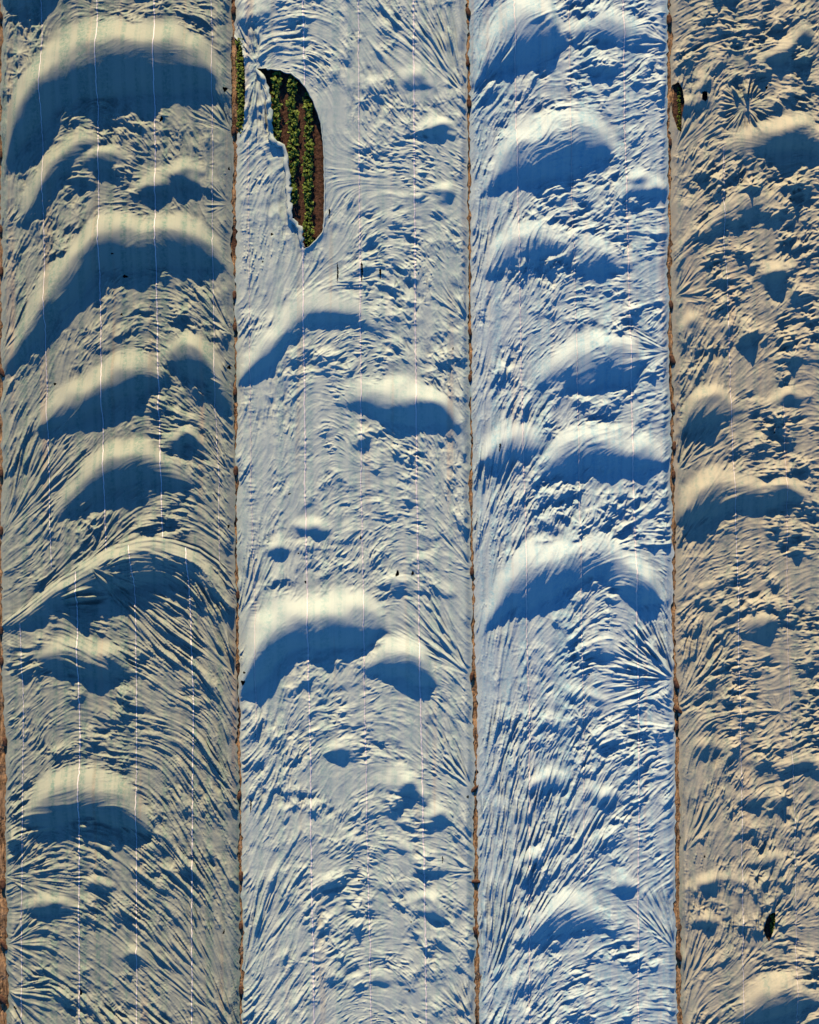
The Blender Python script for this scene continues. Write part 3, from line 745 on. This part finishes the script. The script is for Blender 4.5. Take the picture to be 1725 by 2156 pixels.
sheets = []
sheets.append(build_sheet("fleece_sheet", 0, const(-120), lambda x: foldy(x) + 40.0, z_upper, M_SHEET[0],
                          "dim greyish fleece at upper left with large arched billows above the folded overlap"))
sheets.append(build_sheet("fleece_sheet", 1, const(-120), const(2280), zero, M_SHEET[1],
                          "pale fleece torn open by the large hole that shows green crop rows"))
sheets.append(build_sheet("fleece_sheet", 2, const(-120), const(2280), zero, M_SHEET[2],
                          "white fleece with vivid blue shadows, untorn, just right of the sheet with the large hole"))
sheets.append(build_sheet("fleece_sheet", 3, const(-120), const(2280), zero, M_SHEET[3],
                          "cream densely crumpled fleece on the far right with a star-shaped pucker"))
sheets.append(build_sheet("fleece_sheet", 0, lambda x: foldy(x), const(2280), z_lower, M_SHEET[0],
                          "dim fleece at lower left whose folded upper edge overlaps the sheet above"))


def build_seam(si, s, sheet, w):
    p = np.array(s, float)
    ys = np.arange(p[0, 0], p[-1, 0] + .1, ST)
    xs = np.interp(ys, p[:, 0], p[:, 1]) + 0.35 * np.interp(ys, YS, ejit[(si * 3) % 8])
    segs = np.ones(len(ys), bool)
    for pg in HOLES[:5]:
        segs &= ~inside(xs, ys, pg)
    zo = z_lower if si == 4 else (z_upper if si == 0 else zero)
    rows = []
    for off in (-w, -w * .5, w * .5, w):
        z = bil(H, xs + off, ys) + zo(xs + off, ys)
        rows.append(np.stack([wx(xs + off), wy(ys), z + (0.008 if abs(off) == w else 0.034)], -1))
    co = np.stack(rows, 1).reshape(-1, 3)
    f = grid_faces(len(ys), 4).reshape(len(ys) - 1, 3, 4)
    f = f[segs[:-1] & segs[1:]].reshape(-1, 4)
    return mesh_obj("seam", co, f, M_SEAM, sheet)


WID = [[.85, 1.05, 1.2, .7], [1.6, 1.25, 1.6, .7], [1.2, .85, 1.5], [.7, .55], [.8, 1.25, .95, 1.15]]
for si, ss in enumerate(SEAMS):
    for k, s in enumerate(ss):
        build_seam(si, s, sheets[si], WID[si][k])

# rolled, bunched hem of torn cloth round the large tear
hp = HOLES[0]
kbot = max(range(len(hp)), key=lambda k: hp[k][1])
rr_ = random.Random(9)


def hem(pts, rad, name, shift):
    n, m = len(pts), 9
    co = []
    for k, (x, y) in enumerate(pts):
        a = pts[max(0, k - 1)]; b = pts[min(n - 1, k + 1)]
        t = Vector((b[0] - a[0], -(b[1] - a[1]))).normalized() if a != b else Vector((0, 1))
        nx_, ny_ = -t.y, t.x
        e = min(1, k / 3 + .15, (n - 1 - k) / 3 + .15)
        R = rad * e * (0.75 + 0.5 * rr_.random())
        z0 = float(bil(H, np.array([x + shift]), np.array([y]))[0]) + R * .35
        for j in range(m):
            q = j / m * 2 * math.pi
            w = 1 + .25 * math.sin(3 * q + k * 1.3) + .12 * math.sin(5 * q - k)
            co.append((wx(x + shift) + nx_ * R * 1.3 * math.cos(q) * w, wy(y) + ny_ * R * 1.3 * math.cos(q) * w, z0 + R * .8 * math.sin(q) * w))
    f = [(k * m + j, (k + 1) * m + j, (k + 1) * m + (j + 1) % m, k * m + (j + 1) % m) for k in range(n - 1) for j in range(m)]
    return mesh_obj(name, np.array(co), np.array(f), M_SHEET[1], sheets[1])


hem(hp[kbot:] + hp[:1], 0.10, "torn_hem", -3.0)
hem(hp[:kbot + 1], 0.028, "torn_hem", 0.5)

# ------------------------------------------------------------------ the ground
gs = 4.0
gxs = np.concatenate([[CX - 300 * PM, CX - 60 * PM], np.arange(-60, 1960, gs), [CX + 60 * PM, CX + 300 * PM]])
gys = np.concatenate([[CY - 300 * PM, CY - 60 * PM], np.arange(-160, 2320, gs), [CY + 60 * PM, CY + 300 * PM]])
gg, hh = np.meshgrid(gxs, gys)
rowdist = np.cos(2 * math.pi * (gg - 20 - (hh - 1078) * 0.009) / 30.0)
zz = -0.09 + 0.05 * rowdist
inn = (gg > -60) & (gg < 1960) & (hh > -160) & (hh < 2320)
zz += np.where(inn, rng.standard_normal(gg.shape) * 0.008, 0)
for lft, rgt in ((None, 0), (0, 1), (1, 2), (2, 3)):
    xc = (edge(rgt, 0, hh) - 4) if lft is None else (edge(lft, 1, hh) + edge(rgt, 0, hh)) / 2
    zz = np.where(np.abs(gg - xc) < 12, np.minimum(zz, -0.06), zz)
soil = mesh_obj("soil", np.stack([wx(gg), wy(hh), zz], -1).reshape(-1, 3), grid_faces(len(gys), len(gxs)), M_SOIL)
tag(soil, kind="structure")

# sandy strips between the sheets
PATHN = [(None, 0), (0, 1), (1, 2), (2, 3)]
for k, (lf, rg) in enumerate(PATHN):
    ys = np.arange(-120, 2281, 2.0)
    if lf is None:
        xl = edge(rg, 0, ys) - 22; xr = edge(rg, 0, ys) + 5
    else:
        xl = edge(lf, 1, ys) - 5; xr = edge(rg, 0, ys) + 5
    nc = 16
    t = np.linspace(0, 1, nc)[None, :]
    xg = xl[:, None] * (1 - t) + xr[:, None] * t
    yg = np.broadcast_to(ys[:, None], xg.shape)
    nz = rng.standard_normal(xg.shape)
    nz2 = np.interp(ys, ys[::12], rng.standard_normal(len(ys[::12])))[:, None] * np.sin(t * 3.14)
    z = -0.03 + 0.010 * nz + 0.03 * nz2
    z = np.minimum(z, bil(H, xg, yg) - 0.012) if lf is None else z
    o = mesh_obj("sand_path", np.stack([wx(xg), wy(yg), z], -1).reshape(-1, 3), grid_faces(len(ys), nc), M_SAND)
    tag(o, kind="structure")


# ------------------------------------------------------------------ sandbags
def bag_mesh(seed):
    r = random.Random(seed)
    bm = bmesh.new()
    n, m = 15, 12
    rings = []
    ph = [r.uniform(0, 6) for _ in range(4)]
    for i in range(n):
        t = i / (n - 1)
        x = (t - .5) * 0.56
        e = (1 - abs(2 * t - 1) ** 3.2) ** 0.5 if 0 < t < 1 else 0
        wv = 0.105 * e * (1 + .10 * math.sin(5 * t + ph[0])) + 0.012
        hv = 0.070 * e * (1 + .14 * math.sin(7 * t + ph[1])) + 0.010
        ring = []
        for j in range(m):
            a = j / m * 2 * math.pi
            q = 1 + .06 * math.sin(3 * a + 9 * t + ph[2]) + .05 * math.sin(5 * a - 14 * t + ph[3])
            z = hv * math.sin(a) * q
            if z < 0: z *= 0.55
            ring.append(bm.verts.new((x, wv * math.cos(a) * q, z + .045)))
        rings.append(ring)
    for i in range(n - 1):
        for j in range(m):
            bm.faces.new((rings[i][j], rings[i + 1][j], rings[i + 1][(j + 1) % m], rings[i][(j + 1) % m]))
    bm.faces.new(rings[0]); bm.faces.new(rings[-1][::-1])
    # gathered mouth of the bag
    prev = None
    for k, (x, w) in enumerate(((0.28, .018), (0.31, .020), (0.345, .048))):
        ring = [bm.verts.new((x, w * math.cos(a) * (1 + .2 * math.sin(4 * a)), .045 + .5 * w * math.sin(a))) for a in [j / 8 * 6.283 for j in range(8)]]
        if prev:
            for j in range(8):
                bm.faces.new((prev[j], ring[j], ring[(j + 1) % 8], prev[(j + 1) % 8]))
        prev = ring
    bm.faces.new(prev)
    bmesh.ops.recalc_face_normals(bm, faces=bm.faces)
    for f in bm.faces: f.smooth = True
    me = bpy.data.meshes.new("sack"); bm.to_mesh(me); bm.free()
    me.materials.append(M_BAG)
    return me


def tie_mesh():
    bm = bmesh.new()
    R, r = .026, .007
    rg = []
    for i in range(14):
        a = i / 14 * 6.283
        rg.append([bm.verts.new((0.295 + r * math.cos(b), (R + r * math.sin(b)) * math.cos(a), .045 + (R * .7 + r * math.sin(b)) * math.sin(a))) for b in [k / 6 * 6.283 for k in range(6)]])
    for i in range(14):
        for k in range(6):
            bm.faces.new((rg[i][k], rg[(i + 1) % 14][k], rg[(i + 1) % 14][(k + 1) % 6], rg[i][(k + 1) % 6]))
    for f in bm.faces: f.smooth = True
    me = bpy.data.meshes.new("tie"); bm.to_mesh(me); bm.free()
    me.materials.append(M_TIE)
    return me


BAGM = [bag_mesh(s) for s in range(4)]
TIEM = tie_mesh()
# (x, y, angle from lengthwise in degrees, scale)
BAGS = [
    [(2, 34, 10, .9), (2, 326, 0, .9), (2, 484, 0, .8), (3, 572, 0, 1.0), (5, 784, 25, 1.0), (3, 996, 0, .9), (3, 1118, 0, .9), (3, 1326, -5, 1.0), (4, 1392, 0, .9), (11, 1562, 8, 1.0),
     (7, 1862, 0, 1.1), (9, 1990, 32, 1.1), (6, 2104, 28, 1.1)],
    [(492, 22, 0, 1.0), (493, 275, -8, 1.0), (494, 622, 0, .9), (495, 690, 0, .8), (495, 826, 0, .8), (497, 992, 0, 1.0), (501, 1252, 4, .9), (504, 1676, -10, .9), (508, 1845, 0, 1.05),
     (507, 1950, 0, .8), (508, 2084, 5, 1.0)],
    [(986, 26, 12, 1.0), (985, 132, 0, .8), (988, 218, 5, 1.0), (990, 700, 10, .8), (990, 796, 0, .8), (994, 1203, 0, .9), (994, 1424, -10, .9), (999, 1661, -48, .9), (1002, 1856, 88, .9),
     (1001, 1960, 15, .9)],
    [(1409, 42, 0, 1.1), (1411, 300, 0, .8), (1413, 642, 8, .9), (1416, 757, 20, 1.1), (1417, 858, 10, .9), (1420, 940, 0, 1.0), (1418, 1000, 0, .9), (1424, 1440, 20, 1.1), (1428, 1495, 52, 1.0),
     (1425, 1530, -8, .8), (1429, 2012, 18, 1.15)],
]
STRIPTXT = ["in the leftmost sandy gap", "in the gap left of the torn sheet",
            "in the gap right of the torn sheet", "in the rightmost sandy gap"]
ORD = ["first", "second", "third", "fourth", "fifth", "sixth", "seventh", "eighth", "ninth", "tenth", "eleventh", "twelfth", "thirteenth"]
nb = 0
for k, row in enumerate(BAGS):
    for j, (x, y, ang, s) in enumerate(row):
        ad = abs(ang)
        how = "lying lengthwise" if ad <= 12 else ("lying crosswise" if ad > 70 else "lying slantwise")
        o = bpy.data.objects.new("sandbag", BAGM[nb % 4]); COL.objects.link(o)
        o.location = (wx(x), wy(y), 0.005)
        o.rotation_euler = (0, 0, math.radians(90 + ang) + (math.pi if nb % 3 == 0 else 0))
        o.scale = (s, s, s)
        tag(o, "brown sandbag %s %s, %s from the top" % (how, STRIPTXT[k], ORD[j]), "sandbag", "sandbags weighing down the sheet edges")
        t = bpy.data.objects.new("tie", TIEM); COL.objects.link(t); t.parent = o
        nb += 1


# ------------------------------------------------------------------ crop plants in the tears
def plant_meshes(seed):
    r = random.Random(seed)
    bl, bs = bmesh.new(), bmesh.new()
    for st in range(r.randint(9, 12)):
        a = r.uniform(0, 6.283); reach = r.uniform(.03, .20); hgt = r.uniform(.10, .30)
        tip = Vector((reach * math.cos(a), reach * math.sin(a), hgt))
        base = Vector((.02 * math.cos(a), .02 * math.sin(a), 0))
        side = Vector((-math.sin(a), math.cos(a), 0)) * .006
        q = [bs.verts.new(base - side), bs.verts.new(base + side), bs.verts.new(tip + side * .5), bs.verts.new(tip - side * .5)]
        bs.faces.new(q)
        for lf in range(r.randint(4, 6)):
            b = a + r.uniform(-1.6, 1.6)
            ln = r.uniform(.06, .125); wd = ln * r.uniform(.32, .42)
            o = base.lerp(tip, r.uniform(.5, 1.0))
            d = Vector((math.cos(b), math.sin(b), r.uniform(-.35, .5))).normalized()
            sd = Vector((-math.sin(b), math.cos(b), r.uniform(-.5, .5))).normalized()
            up = d.cross(sd)
            prev = None
            for t, w in ((0, .1), (.25, .8), (.55, 1.0), (.82, .6), (1.0, .05)):
                c = o + d * (ln * t) + up * (-.35 * ln * t * t)
                cur = [bl.verts.new(c - sd * wd * w + up * .18 * wd * w), bl.verts.new(c), bl.verts.new(c + sd * wd * w + up * .18 * wd * w)]
                if prev:
                    bl.faces.new((prev[0], prev[1], cur[1], cur[0])); bl.faces.new((prev[1], prev[2], cur[2], cur[1]))
                prev = cur
    out = []
    for bm, nm, mt in ((bl, "leaves", M_LEAF), (bs, "stems", M_STEM)):
        me = bpy.data.meshes.new(nm); bm.to_mesh(me); bm.free(); me.materials.append(mt); out.append(me)
    return out


PLANTS = [plant_meshes(s) for s in range(6)]


def add_plant(x, y, s, label, group, hole=None):
    if hole is not None:
        m = 5.0
        if not all(bool(inside(np.array([x + a]), np.array([y + b]), HOLES[hole])[0]) for a, b in ((m, 0), (-m, 0), (0, m), (0, -m))):
            return
    lm, sm_ = random.choice(PLANTS)
    e = bpy.data.objects.new("crop_plant", None); COL.objects.link(e)
    e.empty_display_size = .1
    e.location = (wx(x), wy(y), -0.06)
    e.rotation_euler = (0, 0, random.uniform(0, 6.283)); e.scale = (s, s, s * random.uniform(.8, 1.0))
    tag(e, label, "plant", group)
    for nm, me in (("leaves", lm), ("stems", sm_)):
        o = bpy.data.objects.new(nm, me); COL.objects.link(o); o.parent = e


ROWS = [(581, 150, 305, "leftmost"), (616, 150, 470, "middle"), (649, 168, 530, "right-hand")]
for xr, ya, yb, nm in ROWS:
    y = ya
    while y < yb:
        add_plant(xr + random.uniform(-2, 2) + (y - 300) * .006, y, random.uniform(0.95, 1.55),
                  "green leafy crop plant in the %s row inside the largest tear" % nm, "crop plants in the largest tear", 0)
        y += random.uniform(7.5, 13)
y = 84
while y < 280:
    add_plant(507 + random.uniform(-1.5, 1.5), y, random.uniform(.9, 1.2),
              "green crop plant in the slim opening just left of the largest tear", "crop plants in the slim opening")
    y += random.uniform(8, 11)
for y in np.arange(186, 272, 8.5):
    add_plant(1430 + random.uniform(-1, 1), y, random.uniform(.4, .55), "small green crop plant in the narrow hole on the far-right sheet's left edge", "crop plants in the narrow hole")
for y in np.arange(1926, 1966, 9):
    add_plant(1627 + random.uniform(-1, 1), y, random.uniform(.6, .8), "small green crop plant in the knife-shaped hole low on the far-right sheet", "crop plants in the knife-shaped hole")
for x, y in ((763, 572), (837, 1205), (479, 188), (478, 14), (482, 772), (8, 1500), (4, 1660)):
    pass
